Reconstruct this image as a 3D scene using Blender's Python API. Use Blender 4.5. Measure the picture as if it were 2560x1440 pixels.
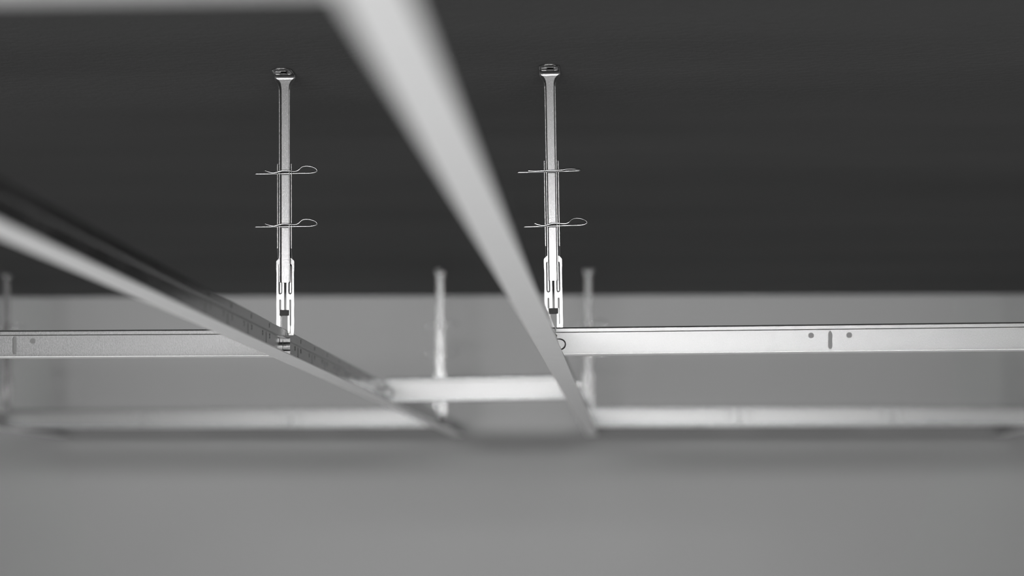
import bpy, bmesh, math, random
from mathutils import Vector, Matrix
random.seed(4)
S = bpy.context.scene
COL = S.collection
for o in list(bpy.data.objects):
    bpy.data.objects.remove(o)

# ------------------------------------------------------------------ camera
CAM_Z = 2.30                      # camera height above the floor
YAW = 0.0593                      # camera turned a little to the left of the runners
cd = bpy.data.cameras.new('camera')
cam = bpy.data.objects.new('camera', cd)
COL.objects.link(cam)
cam.location = (0, 0, CAM_Z)
cam.rotation_euler = (math.pi / 2, 0, YAW)
cd.sensor_width = 36.0
cd.lens = 36.0 * 5000 / 2560
cd.shift_y = (1282 - 720) / 2560
cd.clip_start = 0.05
cd.dof.use_dof = True
cd.dof.focus_distance = 2.19
cd.dof.aperture_fstop = 3.1
S.camera = cam

# ------------------------------------------------------------------ world, lights, exposure
w = bpy.data.worlds.new('daylight')
S.world = w
w.use_nodes = True
w.node_tree.nodes['Background'].inputs[0].default_value = (1, 1, 1, 1)
w.node_tree.nodes['Background'].inputs[1].default_value = 0.6


def area(name, loc, rot, sx, sy, power, spread=180):
    d = bpy.data.lights.new(name, 'AREA')
    d.shape = 'RECTANGLE'
    d.size, d.size_y = sx, sy
    d.energy = power
    d.spread = math.radians(spread)
    o = bpy.data.objects.new(name, d)
    COL.objects.link(o)
    o.location = loc
    o.rotation_euler = rot
    return o


# added fill light in the opening of the unseen partition behind the camera
area('added_fill_light', (-0.2, -2.55, 1.3), (math.pi / 2, 0, 0), 4.2, 2.1, 210)
# long strip lamp under the ceiling of the bay behind the partition
area('strip_lamp', (-0.3, -4.4, CAM_Z + 0.375), (math.pi / 2, 0, 0), 2.0, 0.19, 12.5, 26)

S.view_settings.view_transform = 'Standard'
S.view_settings.look = 'None'
S.view_settings.gamma = 1.0
S.view_settings.use_curve_mapping = False
S.view_settings.exposure = 0.0

# ------------------------------------------------------------------ materials


def mat(name, col, rough, metal=0.0, noise=None, bump=None, rvar=0.0, spec=0.5):
    """neutral grey material; noise=(scale xyz, amount), bump=(scale xyz, strength, distance)"""
    m = bpy.data.materials.new(name)
    m.use_nodes = True
    nt = m.node_tree
    b = nt.nodes['Principled BSDF']
    b.inputs['Base Color'].default_value = (col, col, col, 1)
    b.inputs['Roughness'].default_value = rough
    b.inputs['Metallic'].default_value = metal
    b.inputs['Specular IOR Level'].default_value = spec
    tc = nt.nodes.new('ShaderNodeTexCoord')

    def nz(scale, detail=3.0):
        mp = nt.nodes.new('ShaderNodeMapping')
        mp.inputs['Scale'].default_value = scale
        nt.links.new(tc.outputs['Object'], mp.inputs['Vector'])
        n = nt.nodes.new('ShaderNodeTexNoise')
        n.inputs['Scale'].default_value = 1.0
        n.inputs['Detail'].default_value = detail
        nt.links.new(mp.outputs[0], n.inputs['Vector'])
        return n
    if noise:
        n = nz(noise[0])
        mr = nt.nodes.new('ShaderNodeMapRange')
        mr.inputs['From Min'].default_value = 0.3
        mr.inputs['From Max'].default_value = 0.7
        mr.inputs['To Min'].default_value = col * (1 - noise[1])
        mr.inputs['To Max'].default_value = min(1, col * (1 + noise[1]))
        nt.links.new(n.outputs['Fac'], mr.inputs['Value'])
        cc = nt.nodes.new('ShaderNodeCombineColor')
        for i in range(3):
            nt.links.new(mr.outputs[0], cc.inputs[i])
        nt.links.new(cc.outputs[0], b.inputs['Base Color'])
        if rvar:
            m2 = nt.nodes.new('ShaderNodeMapRange')
            m2.inputs['From Min'].default_value = 0.3
            m2.inputs['From Max'].default_value = 0.7
            m2.inputs['To Min'].default_value = rough - rvar
            m2.inputs['To Max'].default_value = rough + rvar
            nt.links.new(n.outputs['Fac'], m2.inputs['Value'])
            nt.links.new(m2.outputs[0], b.inputs['Roughness'])
    if bump:
        n = nz(bump[0], 4.0)
        bp = nt.nodes.new('ShaderNodeBump')
        bp.inputs['Strength'].default_value = bump[1]
        bp.inputs['Distance'].default_value = bump[2]
        nt.links.new(n.outputs['Fac'], bp.inputs['Height'])
        nt.links.new(bp.outputs[0], b.inputs['Normal'])
    return m


M_CEIL = mat('dark_ceiling_paint', 0.061, 0.75, noise=((0.8, 4, 1), 0.14), bump=((90, 160, 90), 0.35, 0.002), spec=0.2)
M_WALL = mat('grey_wall_paint', 0.225, 0.8, noise=((1.5, 1.5, 1.5), 0.03), bump=((60, 60, 60), 0.1, 0.002), spec=0.2)
M_SIDE = mat('grey_side_wall_paint', 0.34, 0.85, noise=((1.5, 1.5, 1.5), 0.03), spec=0.2)
M_FLOOR = mat('pale_screed', 0.8, 0.7, noise=((2, 2, 2), 0.05))
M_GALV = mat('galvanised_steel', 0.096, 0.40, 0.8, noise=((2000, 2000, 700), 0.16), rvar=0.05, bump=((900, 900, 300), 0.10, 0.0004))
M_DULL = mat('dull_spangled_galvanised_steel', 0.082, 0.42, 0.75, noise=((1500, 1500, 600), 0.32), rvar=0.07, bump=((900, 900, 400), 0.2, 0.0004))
M_RUN = mat('galvanised_runner_steel', 0.27, 0.14, 1.0, noise=((300, 500, 300), 0.05), rvar=0.03)
M_HANG = mat('zinc_plated_steel', 0.082, 0.24, 0.75, noise=((2200, 2200, 600), 0.14), rvar=0.04, bump=((2500, 2500, 500), 0.06, 0.0002))
M_WIRE = mat('spring_wire', 0.26, 0.2, 1.0, noise=((400, 400, 400), 0.05))
M_WHITE = mat('white_coated_steel', 0.85, 0.42, noise=((40, 40, 40), 0.02))
M_EDGE_SHADE = mat('shaded_cut_edge', 0.06, 0.6, 1.0, noise=((300, 300, 300), 0.05))  # shade painted into the punched edges so the slots stay dark
M_SCREW = mat('black_screw', 0.03, 0.4, 1.0, noise=((300, 300, 300), 0.05))

# ------------------------------------------------------------------ helpers


def tag(o, label, cat, group=None):
    o['label'] = label
    o['category'] = cat
    if group:
        o['group'] = group


def link(name, me, m, parent=None):
    o = bpy.data.objects.new(name, me)
    COL.objects.link(o)
    if m and not me.materials:
        me.materials.append(m)
    o.parent = parent
    return o


def bm_mesh(bm, name, smooth=False):
    bmesh.ops.recalc_face_normals(bm, faces=bm.faces)
    me = bpy.data.meshes.new(name)
    bm.to_mesh(me)
    bm.free()
    if smooth:
        for p in me.polygons:
            p.use_smooth = True
    return me


def box(bm, x0, x1, y0, y1, z0, z1):
    vs = [bm.verts.new(p) for p in ((x0, y0, z0), (x1, y0, z0), (x1, y1, z0), (x0, y1, z0),
                                    (x0, y0, z1), (x1, y0, z1), (x1, y1, z1), (x0, y1, z1))]
    for f in ((0, 3, 2, 1), (4, 5, 6, 7), (0, 1, 5, 4), (1, 2, 6, 5), (2, 3, 7, 6), (3, 0, 4, 7)):
        bm.faces.new([vs[i] for i in f])


def prism(bm, poly, a, b, along):
    """extrude a closed 2D polygon (u, z) along 'X' or 'Y' from a to b"""
    def P(t, u, z):
        return (t, u, z) if along == 'X' else (u, t, z)
    A = [bm.verts.new(P(a, *p)) for p in poly]
    B = [bm.verts.new(P(b, *p)) for p in poly]
    n = len(poly)
    for i in range(n):
        bm.faces.new((A[i], A[(i + 1) % n], B[(i + 1) % n], B[i]))
    bm.faces.new(A[::-1])
    bm.faces.new(B)


def plate(name, outline, holes, thick, xf=None, mats=None):
    """flat sheet with real holes: 2D outline in (u, v), thickness along w; xf maps (u, v, w) to local xyz"""
    cu = bpy.data.curves.new('tmp', 'CURVE')
    cu.dimensions = '2D'
    cu.fill_mode = 'BOTH'
    cu.extrude = thick / 2
    for ring in [outline] + holes:
        sp = cu.splines.new('POLY')
        sp.points.add(len(ring) - 1)
        for i, (u, v) in enumerate(ring):
            sp.points[i].co = (u, v, 0, 1)
        sp.use_cyclic_u = True
    ob = bpy.data.objects.new('tmp', cu)
    COL.objects.link(ob)
    dg = bpy.context.evaluated_depsgraph_get()
    me = bpy.data.meshes.new_from_object(ob.evaluated_get(dg))
    bpy.data.objects.remove(ob)
    bpy.data.curves.remove(cu)
    me.name = name
    if xf:
        for v in me.vertices:
            v.co = xf(*v.co)
    me.materials.clear()
    me.update()
    if mats:
        # sheet faces take the coated steel, the punched edges take the dark shade colour
        for mt in mats:
            me.materials.append(mt)
        nrm = (xf(0, 0, 1) - xf(0, 0, 0)).normalized() if xf else Vector((0, 0, 1))
        for p in me.polygons:
            p.material_index = 0 if abs(p.normal.dot(nrm)) > 0.5 else 1
    return me


def circle(cx, cy, r, n=16):
    return [(cx + r * math.cos(2 * math.pi * i / n), cy + r * math.sin(2 * math.pi * i / n)) for i in range(n)]


def capsule(cx, y0, y1, r, n=8):
    p = [(cx + r * math.cos(math.pi * i / n), y1 - r + r * math.sin(math.pi * i / n)) for i in range(n + 1)]
    p += [(cx - r * math.cos(math.pi * i / n), y0 + r - r * math.sin(math.pi * i / n)) for i in range(n + 1)]
    return p


def bone(cx, y0, y1, r, pointed=True):
    h = y1 - y0
    right = [(0.35 * r, y0), (0.85 * r, y0 + 0.07 * h), (r, y0 + 0.15 * h), (r, y0 + 0.30 * h), (0.86 * r, y0 + 0.40 * h),
             (0.86 * r, y0 + 0.62 * h), (r, y0 + 0.72 * h), (r, y0 + 0.82 * h)]
    right += [(0.45 * r, y0 + 0.95 * h), (0.12 * r, y1)] if pointed else [(0.85 * r, y0 + 0.93 * h), (0.35 * r, y1)]
    return [(cx + a, b) for a, b in right] + [(cx - a, b) for a, b in right[::-1]]


def tube(pts, r, n=8):
    bm = bmesh.new()
    pts = [Vector(p) for p in pts]
    rings = []
    up = Vector((0, 1, 0))
    for i, p in enumerate(pts):
        t = (pts[min(i + 1, len(pts) - 1)] - pts[max(i - 1, 0)]).normalized()
        a = t.cross(up)
        if a.length < 1e-4:
            a = Vector((0, 0, 1))
        a.normalize()
        b = t.cross(a)
        rings.append([bm.verts.new(p + r * (math.cos(2 * math.pi * k / n) * a + math.sin(2 * math.pi * k / n) * b)) for k in range(n)])
    for q, s in zip(rings, rings[1:]):
        for k in range(n):
            bm.faces.new((q[k], q[(k + 1) % n], s[(k + 1) % n], s[k]))
    bm.faces.new(rings[0])
    bm.faces.new(rings[-1][::-1])
    return bm_mesh(bm, 'wire', True)


def catmull(pts, sub=6):
    out = []
    P = [Vector(p) for p in pts]
    for i in range(len(P) - 1):
        p0, p1, p2, p3 = P[max(i - 1, 0)], P[i], P[i + 1], P[min(i + 2, len(P) - 1)]
        for k in range(sub):
            t = k / sub
            out.append(0.5 * ((2 * p1) + (p2 - p0) * t + (2 * p0 - 5 * p1 + 4 * p2 - p3) * t * t + (3 * p1 - p0 - 3 * p2 + p3) * t ** 3))
    out.append(P[-1])
    return out


mm = 0.001
GRID = CAM_Z + 170.8 * mm          # underside of the grid
CEIL = CAM_Z + 483.3 * mm          # underside of the raw ceiling
XL, XR, XOL, XOR = -0.3805, -0.0849, -1.2622, 0.8140
Y1, Y2, Y3, Y0 = 2.1770, 3.0790, 3.9790, 0.6400
YW = 4.447

# ------------------------------------------------------------------ the setting


def struct(name, build, m):
    bm = bmesh.new()
    build(bm)
    o = link(name, bm_mesh(bm, name), m)
    o['kind'] = 'structure'
    return o


struct('ceiling', lambda b: box(b, -3.2, 3.0, -5.4, 5.0, CEIL, CEIL + 0.2), M_CEIL)
struct('floor', lambda b: box(b, -3.2, 3.0, -5.4, 5.0, -0.1, 0), M_FLOOR)
wb = struct('wall_back', lambda b: box(b, -3.3, 3.1, 0, 0.15, 0, CEIL), M_WALL)
wb.location = (0, YW + 0.006, 0)
wb.rotation_euler.z = 0.033
struct('wall_left', lambda b: box(b, -3.2, -3.05, -5.2, 4.8, 0, CEIL), M_SIDE)
struct('wall_right', lambda b: box(b, 2.85, 3.0, -5.2, 4.8, 0, CEIL), M_SIDE)


def partition(b):  # unseen partition added to frame the fill light, open above for the lamp
    y0, y1 = -2.8, -2.65
    box(b, -3.05, -2.35, y0, y1, 0, 2.45)
    box(b, 1.95, 2.85, y0, y1, 0, 2.45)
    box(b, -2.35, 1.95, y0, y1, 0, 0.2)
    box(b, -2.35, 1.95, y0, y1, 2.38, 2.45)


struct('added_partition', partition, M_SIDE)
struct('wall_rear', lambda b: box(b, -3.2, 3.0, -5.4, -5.2, 0, CEIL), M_SIDE)

# ------------------------------------------------------------------ main runners (along Y)
SLIT0 = 2.170


def main_runner(x, label, y0, y1):
    root = bpy.data.objects.new('main_runner', None)
    COL.objects.link(root)
    root.location = (x, 0, GRID)
    tag(root, label, 'ceiling rail', 'main runners of the suspended grid')
    # white capped flange with small rolled lips
    bm = bmesh.new()
    prism(bm, [(-12 * mm, 0), (12 * mm, 0), (12 * mm, 1.3 * mm), (11.3 * mm, 1.3 * mm), (11.3 * mm, 0.6 * mm),
               (-11.3 * mm, 0.6 * mm), (-11.3 * mm, 1.3 * mm), (-12 * mm, 1.3 * mm)], y0, y1, 'Y')
    link('flange', bm_mesh(bm, 'runner_flange'), M_WHITE, root)
    k0 = math.ceil((y0 + 0.03 - SLIT0) / 0.1)
    k1 = math.floor((y1 - 0.03 - SLIT0) / 0.1)
    holes, bh = [], []
    for k in range(k0, k1 + 1):
        y = SLIT0 + 0.1 * k
        holes.append(bone(y, 2.2 * mm, 18.6 * mm, 2.1 * mm))
        holes.append(circle(y - 0.020, 15.6 * mm, 2.9 * mm, 10))
        holes.append(circle(y + 0.020, 15.6 * mm, 2.9 * mm, 10))
        bh.append(capsule(y + 0.004, 22.6 * mm, 28.0 * mm, 1.6 * mm, 4))
    xf = lambda u, v, t: Vector((t, u, v))
    me = plate('runner_web', [(y0, 0.5 * mm), (y1, 0.5 * mm), (y1, 21.2 * mm), (y0, 21.2 * mm)], holes, 0.9 * mm, xf, (M_RUN, M_EDGE_SHADE))
    link('web', me, M_RUN, root)
    # hollow bulb: two punched cheeks and a folded top
    bm = bmesh.new()
    for s in (-1, 1):
        me = plate('cheek', [(y0, 21 * mm), (y1, 21 * mm), (y1, 29.4 * mm), (y0, 29.4 * mm)], bh, 0.5 * mm,
                   lambda u, v, t, s=s: Vector((t + s * 2.8 * mm, u, v)))
        bm.from_mesh(me)
        bpy.data.meshes.remove(me)
    prism(bm, [(-3.05 * mm, 29.4 * mm), (-2.2 * mm, 30.2 * mm), (2.2 * mm, 30.2 * mm), (3.05 * mm, 29.4 * mm)], y0, y1, 'Y')
    prism(bm, [(-3.05 * mm, 21.0 * mm), (-2.6 * mm, 20.4 * mm), (2.6 * mm, 20.4 * mm), (3.05 * mm, 21.0 * mm)], y0, y1, 'Y')
    me = bpy.data.meshes.new('runner_bulb')
    bm.to_mesh(me)
    bm.free()
    link('bulb', me, M_RUN, root)
    return root


main_runner(XL, 'slotted main runner crossing under the pale sharp hanger, dark punched side facing right', -0.3, YW - 0.032)
main_runner(XR, 'broad blurred main runner coming down from the top edge of the picture', -0.3, YW - 0.016)
main_runner(XOL, 'main runner under the blurred hanger at the left edge', 1.9, YW - 0.062)
main_runner(XOR, 'main runner at the right edge, holding the far right cross tee', 1.9, YW + 0.012)

# ------------------------------------------------------------------ cross tees (along X)


def tongue(sgn):
    """clip tongue that passes through the runner slot, with horizontal pressed ribs"""
    bm = bmesh.new()
    prof = [(2.0, -0.1), (3.0, -0.5), (6.0, -0.5), (6.8, 0.5), (7.6, -0.5), (10.2, -0.75), (11.4, -0.8), (12.6, -0.75), (14.2, -0.5), (15.0, 0.5), (15.8, -0.5), (19.8, -0.5), (20.8, -0.1)]
    xs = [0.0, 3.2, 6.0, 7.0]
    dep = [1.0, 1.0, 1.0, 1.0]
    g = [[bm.verts.new((sgn * x * mm, (d * q - 0.4) * mm, z * mm)) for x, d in zip(xs, dep)] for z, q in prof]
    for r, s in zip(g, g[1:]):
        for i in range(3):
            bm.faces.new((r[i], r[i + 1], s[i + 1], s[i]))
    bmesh.ops.recalc_face_normals(bm, faces=bm.faces)
    r = bmesh.ops.solidify(bm, geom=bm.faces[:], thickness=0.5 * mm)
    return bm_mesh(bm, 'tongue')


def end_clip(sgn):
    """stamped clip with a half round end lying proud on the web"""
    pts = [(0.6, 5.4), (8.2, 5.4)] + [(8.2 + 6.4 * math.sin(a), 11.8 - 6.4 * math.cos(a)) for a in [math.pi * i / 12 for i in range(1, 12)]] + [(8.2, 18.2), (0.6, 18.2)]
    bm = bmesh.new()
    A = [bm.verts.new((sgn * u * mm, -0.5 * mm, v * mm)) for u, v in pts]
    B = [bm.verts.new((sgn * (u - 1.3 if u > 1 else u) * mm, -1.9 * mm, (11.8 + (v - 11.8) * 0.8) * mm)) for u, v in pts]
    n = len(pts)
    for i in range(n):
        bm.faces.new((A[i], A[(i + 1) % n], B[(i + 1) % n], B[i]))
    bm.faces.new(B)
    me = bm_mesh(bm, 'end_clip')
    return me


def cross_tee(xa, xb, y, label, group, slots, tilt=0.0, rot=0.0, pointed=True, clips=(True, True), steel=None, tall=1.0):
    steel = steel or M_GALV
    root = bpy.data.objects.new('cross_tee', None)
    COL.objects.link(root)
    root.location = (xa, y, GRID + 0.7 * mm)
    root.rotation_euler = (0, -tilt, rot)
    root.scale.z = tall                 # the mid and far tees are stretched taller than the near ones
    tag(root, label, 'ceiling rail', group)
    L = xb - xa
    bm = bmesh.new()
    a, b = 12.6 * mm, L - 12.6 * mm
    prism(bm, [(-11.7 * mm, 0), (11.7 * mm, 0), (12 * mm, 0.25 * mm), (11.7 * mm, 0.5 * mm), (-11.7 * mm, 0.5 * mm), (-12 * mm, 0.25 * mm)], a, b, 'X')
    link('flange', bm_mesh(bm, 'tee_flange'), M_WHITE, root)
    holes = []
    for s in slots:
        holes.append(bone(s, 3.6 * mm, 23.4 * mm, 2.4 * mm, pointed))
        holes.append(circle(s - 20.4 * mm, 18.4 * mm, 3.1 * mm))
        holes.append(circle(s + 20.4 * mm, 18.4 * mm, 3.1 * mm))
    xf = lambda u, v, t: Vector((u, t, v))
    e = 0.8 * mm
    c = 8 * mm
    out = [(e, 2 * mm), (c, 2 * mm), (13 * mm, 0.5 * mm), (L - 13 * mm, 0.5 * mm), (L - c, 2 * mm), (L - e, 2 * mm), (L - e, 20 * mm),
           (L - 4 * mm, 24.8 * mm), (4 * mm, 24.8 * mm), (e, 20 * mm)]
    link('web', plate('tee_web', out, holes, 0.9 * mm, xf, (steel, M_EDGE_SHADE)), steel, root)
    bm = bmesh.new()
    prism(bm, [(u * mm, v * mm) for u, v in [(-2.2, 24.4), (2.2, 24.4), (3.0, 25.1), (3.0, 28.6), (1.9, 30.2), (-1.9, 30.2), (-3.0, 28.6), (-3.0, 25.1)]],
          4.2 * mm, L - 4.2 * mm, 'X')
    link('bulb', bm_mesh(bm, 'tee_bulb'), steel, root)
    for i, (x, s) in enumerate(((0, 1), (L, -1))):
        if clips[i]:
            o = link('end_clip', end_clip(s), steel, root)
            o.location.x = x
            t = link('clip_tongue', tongue(-s), M_HANG, o)
            t.location.x = -s * 0.4 * mm
            d = bmesh.new()
            bmesh.ops.create_uvsphere(d, u_segments=12, v_segments=8, radius=2.1 * mm)
            k = link('dimple', bm_mesh(d, 'dimple', True), M_GALV, o)
            k.location = (s * 2.9 * mm, -1.2 * mm, 21.2 * mm)
            k.scale.y = 0.35
    return root


OUT = 'long cross tees of the outer bays'
MID = 'short cross tees between the two middle runners'
cross_tee(XR, XOR, Y1, 'bright sharp cross tee with a punched slot between two holes, right of the middle', OUT, [0.3, 0.6], tilt=0.0060)
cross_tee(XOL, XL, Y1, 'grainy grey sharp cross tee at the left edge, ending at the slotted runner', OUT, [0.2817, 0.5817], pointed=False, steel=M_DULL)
cross_tee(XL, XR, Y2, 'short softly blurred cross tee bridging the two middle runners', MID, [], tilt=0.014, tall=1.22)
cross_tee(XOL, XL, Y3, 'far blurred cross tee at lower left, in front of the grey wall', OUT, [0.2817, 0.5817], tall=1.25)
cross_tee(XR, XOR, Y3, 'far blurred cross tee at lower right, in front of the grey wall', OUT, [0.3, 0.6], tall=1.25)
cross_tee(XL, XR, Y0, 'strongly blurred near cross tee along the top left edge of the picture', MID, [])

# ------------------------------------------------------------------ hangers


def strap_mesh():
    """upper strap: flat screwed head, folded, then a channel open to the front"""
    bm = bmesh.new()
    rows = []

    def row(web, edge, dep, y, z, ny, nz):
        # profile across x; depth direction given by (ny, nz)
        h = [(web - 0.5, 0), (web + 0.2, dep * 0.12), ((web + edge) / 2 - 0.3, dep * 0.55), (edge - 0.75, dep), (edge + 0.1, dep)]
        P = [(-u, d) for u, d in h[::-1]] + [(0, 0)] + h
        rows.append([bm.verts.new((u * mm, (y + ny * d) * mm, (z + nz * d) * mm)) for u, d in P])
    # head plate, near end first, sloping a little down from the fold
    th = 0.0
    for L, wd, lip in ((33, 5.4, 0.3), (30.5, 8.4, 0.3), (27, 10.8, 0.3), (6, 11.2, 0.3), (4.2, 11.3, 0.3)):
        row(wd - 1.2, wd, lip, -L, -1.0, 0, -1)
    for k in range(1, 5):
        a = math.pi / 2 * k / 5
        r = 4.2
        row(10.0, 11.3 - 0.05 * k, 0.4, -r + r * math.sin(a), -1.0 - r + r * math.cos(a), -math.sin(a), -math.cos(a))
    for z, web, edge, dep in ((-5.3, 8.6, 11.1, 0.8), (-6.8, 7.0, 10.6, 1.8), (-8.5, 5.8, 9.4, 3.0), (-11, 5.0, 7.8, 4.2), (-14, 4.6, 6.6, 5.2),
                              (-18, 4.45, 6.0, 5.6), (-24, 4.4, 5.85, 5.6), (-80, 4.35, 5.75, 5.6), (-150, 4.35, 5.7, 5.6), (-229.4, 4.35, 5.7, 5.6)):
        row(web, edge, dep, 0, z, -1, 0)
    for r, s in zip(rows, rows[1:]):
        for i in range(len(r) - 1):
            bm.faces.new((r[i], r[i + 1], s[i + 1], s[i]))
    bmesh.ops.recalc_face_normals(bm, faces=bm.faces)
    bmesh.ops.solidify(bm, geom=bm.faces[:], thickness=0.8 * mm)
    # little pressed marks down the strap
    for i, z in enumerate((-31, -58, -91, -120, -151, -183, -213)):
        x = random.uniform(-0.3, 0.3)
        for q in (-0.45, 0.45):
            box(bm, (x + q - 0.18) * mm, (x + q + 0.18) * mm, -0.25 * mm, 0.1 * mm, (z - 4.5) * mm, (z + 4.5) * mm)
    return bm_mesh(bm, 'strap')


def lower_mesh():
    half = [(5.4, -97), (5.4, -199), (8.0, -201), (9.9, -203.5), (9.9, -212), (9.6, -216), (9.7, -238), (9.9, -250), (9.7, -260), (9.9, -272), (9.4, -285),
            (3.9, -285), (3.9, -262), (1.3, -262), (1.3, -219)]
    out = half + [(-u, v) for u, v in half[::-1]]
    holes = [capsule(-5.45, -240, -206, 2.1), capsule(5.45, -240, -206, 2.1), capsule(-5.6, -275, -245.5, 1.1), capsule(5.6, -275, -245.5, 1.1)]
    s = lambda ring: [(u * mm, v * mm) for u, v in ring]
    me = plate('lower_plate', s(out), [s(h) for h in holes], 0.9 * mm, lambda u, v, t: Vector((u, t, v)))
    bm = bmesh.new()
    bm.from_mesh(me)
    bpy.data.meshes.remove(me)
    for sg in (-1, 1):
        # side flanges of the channel, tapering out at the shoulder
        q = [(-2.2, -97), (-6.6, -97), (-6.6, -190), (-3.0, -198), (-2.2, -200)]
        A = [bm.verts.new((sg * 7.15 * mm, y * mm, z * mm)) for y, z in q]
        B = [bm.verts.new((sg * 8.0 * mm, y * mm, z * mm)) for y, z in q]
        # slanted bend between the back and the flange
        c = [bm.verts.new((sg * x * mm, y * mm, z * mm)) for x, y, z in ((5.4, -0.45, -97), (7.2, -2.3, -97), (7.2, -2.3, -200), (5.4, -0.45, -199.5),
                                                                        (5.4, 0.45, -97), (8.0, -2.2, -97), (8.0, -2.2, -200), (5.4, 0.45, -199.5))]
        for f in ((0, 1, 2, 3), (7, 6, 5, 4), (0, 4, 5, 1), (3, 2, 6, 7)):
            bm.faces.new([c[i] for i in f])
        n = len(q)
        for i in range(n):
            bm.faces.new((A[i], A[(i + 1) % n], B[(i + 1) % n], B[i]))
        bm.faces.new(A)
        bm.faces.new(B)
    return bm_mesh(bm, 'lower_plate')


def rib_mesh(cx):
    """pressed half round rib lying in the long slot of the lower plate"""
    bm = bmesh.new()
    n = 8
    rows = []
    for z, k in ((-239.6, 0.05), (-239.0, 0.5), (-238.0, 0.85), (-236.6, 1), (-209, 1), (-207.6, 0.85), (-206.6, 0.5), (-206.1, 0.05)):
        rows.append([bm.verts.new(((cx - 2.1 * k * math.cos(math.pi * i / n)) * mm, (0.75 - 0.65 * k * math.sin(math.pi * i / n)) * mm, z * mm)) for i in range(n + 1)])
    for r, s in zip(rows, rows[1:]):
        for i in range(n):
            bm.faces.new((r[i], r[i + 1], s[i + 1], s[i]))
    return bm_mesh(bm, 'rib', True)


def clip_mesh():
    """spring clip folded over the bulb: strap in front and two legs"""
    bm = bmesh.new()
    prism(bm, [(-5.6 * mm, -263.8 * mm), (-3.9 * mm, -257.4 * mm), (-3.3 * mm, -257.6 * mm), (-5.0 * mm, -264.0 * mm)], -5.6 * mm, 5.0 * mm, 'X')
    box(bm, 3.4 * mm, 5.0 * mm, -5.2 * mm, -4.5 * mm, -283 * mm, -263.4 * mm)
    box(bm, -5.6 * mm, -4.6 * mm, -5.2 * mm, -4.5 * mm, -283 * mm, -263.4 * mm)
    box(bm, 5.0 * mm, 5.7 * mm, -5.2 * mm, -0.4 * mm, -283 * mm, -257.6 * mm)
    box(bm, -6.3 * mm, -5.6 * mm, -5.2 * mm, -0.4 * mm, -283 * mm, -257.6 * mm)
    return bm_mesh(bm, 'clip')


def pin_mesh(flat=1.0):
    """spring pin: straight leg, round loop on the right, wavy return leg in front of the strap"""
    def q(px, py, y):
        return ((px / 5.14 - 110) / 2.296, y, -(py - 176) / 5.14 / 2.296 * flat)
    pts = [q(170, 178, -2.6), q(350, 177, -2.6), q(560, 175, -2.6), q(760, 172, -2.8), q(890, 172, -3.2), q(955, 163, -3.6), q(988, 145, -4.4), q(972, 116, -5.4),
           q(925, 97, -6.6), q(858, 88, -7.6), q(800, 101, -8.4), q(750, 145, -8.8), q(700, 158, -8.6), q(640, 152, -8.2), q(555, 148, -8.0), q(500, 160, -8.2),
           q(430, 177, -8.4), q(370, 164, -8.4), q(315, 143, -8.2)]
    return tube([p * mm for p in catmull(pts)], 0.92 * mm)


ME_STRAP, ME_LOW, ME_CLIP, ME_PIN = strap_mesh(), lower_mesh(), clip_mesh(), pin_mesh()
ME_PIN_FLAT = pin_mesh(0.22)
ME_RIB = [rib_mesh(-5.45), rib_mesh(5.45)]


def screw_mesh():
    bm = bmesh.new()
    bmesh.ops.create_cone(bm, cap_ends=True, segments=20, radius1=4.6 * mm, radius2=3.4 * mm, depth=1.6 * mm)
    for f in range(2):
        box(bm, *((-3.0 * mm, 3.0 * mm, -0.5 * mm, 0.5 * mm) if f else (-0.5 * mm, 0.5 * mm, -3.0 * mm, 3.0 * mm)), -1.1 * mm, -0.8 * mm)
    return bm_mesh(bm, 'screw')


ME_SCREW = screw_mesh()


def rim_mesh():
    """raised pressed frame on the head plate with an oblong hole edge"""
    o = [(-8.6, -24), (-5.6, -27.6), (5.6, -27.6), (8.6, -24), (9.2, -8), (-9.2, -8)]
    i = [(-7.4, -23.2), (-4.9, -26.2), (4.9, -26.2), (7.4, -23.2), (8.0, -8), (-8.0, -8)]
    bm = bmesh.new()
    A = [bm.verts.new((u * mm, v * mm, 0)) for u, v in o]
    B = [bm.verts.new((u * mm, v * mm, -0.9 * mm)) for u, v in i]
    C = [bm.verts.new((u * 0.9 * mm, (v + 0.6) * mm, 0)) for u, v in i]
    for k in range(5):
        bm.faces.new((A[k], A[k + 1], B[k + 1], B[k]))
        bm.faces.new((B[k], B[k + 1], C[k + 1], C[k]))
    box(bm, -4.6 * mm, 4.6 * mm, -23.8 * mm, -21.6 * mm, -0.5 * mm, 0)
    return bm_mesh(bm, 'rim')


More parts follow.
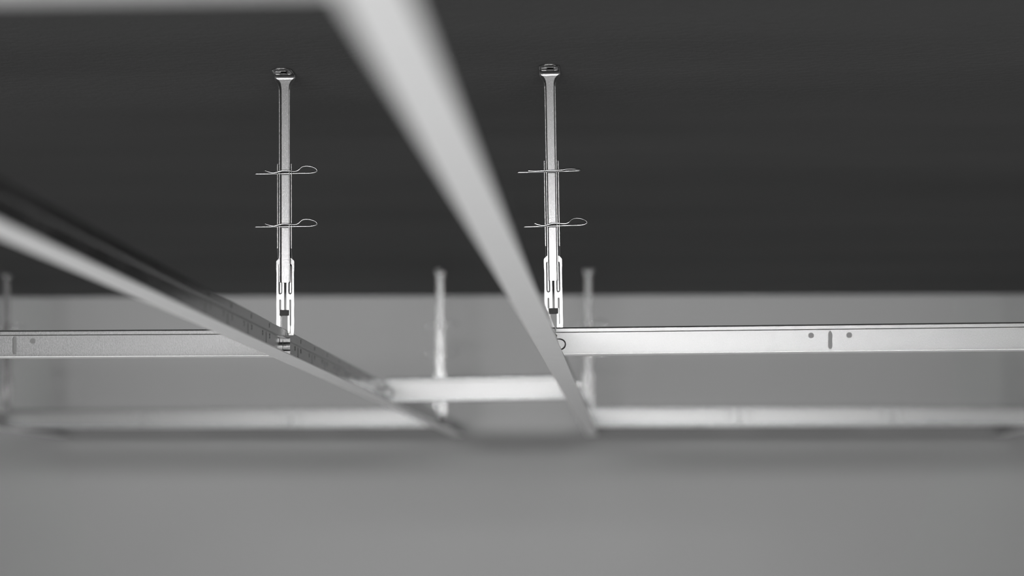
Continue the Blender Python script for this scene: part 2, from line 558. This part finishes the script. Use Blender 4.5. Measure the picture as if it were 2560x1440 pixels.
ME_RIM = rim_mesh()
ME_RIM.materials.append(M_RUN)
for m_ in (ME_STRAP, ME_LOW, ME_CLIP, *ME_RIB):
    m_.materials.append(M_HANG)
ME_PIN.materials.append(M_WIRE)
ME_PIN_FLAT.materials.append(M_WIRE)
ME_SCREW.materials.append(M_SCREW)


def hanger(x, y, label, lean=0.0, turn=0.0, head=0.0, dx=0.0, pin_flat=False, pin_z=(-105.4, -163.8), pin_dx=(0, 0)):
    root = bpy.data.objects.new('ceiling_hanger', None)
    COL.objects.link(root)
    root.location = (x + dx, y, CEIL)
    root.rotation_euler = (0, lean, turn)
    tag(root, label, 'hanger', 'sheet metal hangers fixed to the dark ceiling')
    st = link('upper_strap', ME_STRAP, None, root)
    rim = link('head_rim', ME_RIM, None, st)
    th = 0.0
    rim.location = (0, -4.5 * mm, -1.9 * mm)
    rim.rotation_euler = (th, 0, head)
    sc = link('screw', ME_SCREW, None, st)
    sc.location = (0.8 * mm, -17 * mm, -2.4 * mm)
    sc.rotation_euler = (th, 0, 0)
    lo = link('lower_bracket', ME_LOW, None, root)
    lo.location = (0, 1.4 * mm, -2.4 * mm)
    for r in ME_RIB:
        o = link('pressed_rib', r, None, lo)
    link('spring_clip', ME_CLIP, None, lo)
    for k in range(2):
        p = link('retaining_pin', ME_PIN_FLAT if pin_flat and k == 0 else ME_PIN, None, root)
        p.location = (pin_dx[k] * mm, 0, (pin_z[k] - 4.4) * mm)
    return root


hanger(XL, Y1 + 0.010, 'sharp hanger standing on the slotted runner, left of the middle', lean=0.0, turn=0.03, head=0.0)
hanger(XR, Y1 + 0.008, 'sharp hanger beside the broad blurred runner, above the bright cross tee', lean=-0.0165, turn=0.02, dx=-0.0035,
       pin_flat=True, pin_z=(-106.5, -166.0), pin_dx=(-4, 2))
hanger(XL, Y3 + 0.006, 'blurred hanger behind the short cross tee between the two middle runners')
hanger(XR, Y3 + 0.006, 'faint blurred hanger just right of the broad runner, behind the bright cross tee', turn=0.085)
hanger(XOL, Y3 + 0.006, 'faint blurred hanger at the left edge above the far lower left cross tee', turn=0.075)
hanger(XOR, Y3 + 0.006, 'blurred hanger at the right edge, only its pin tips in the picture')
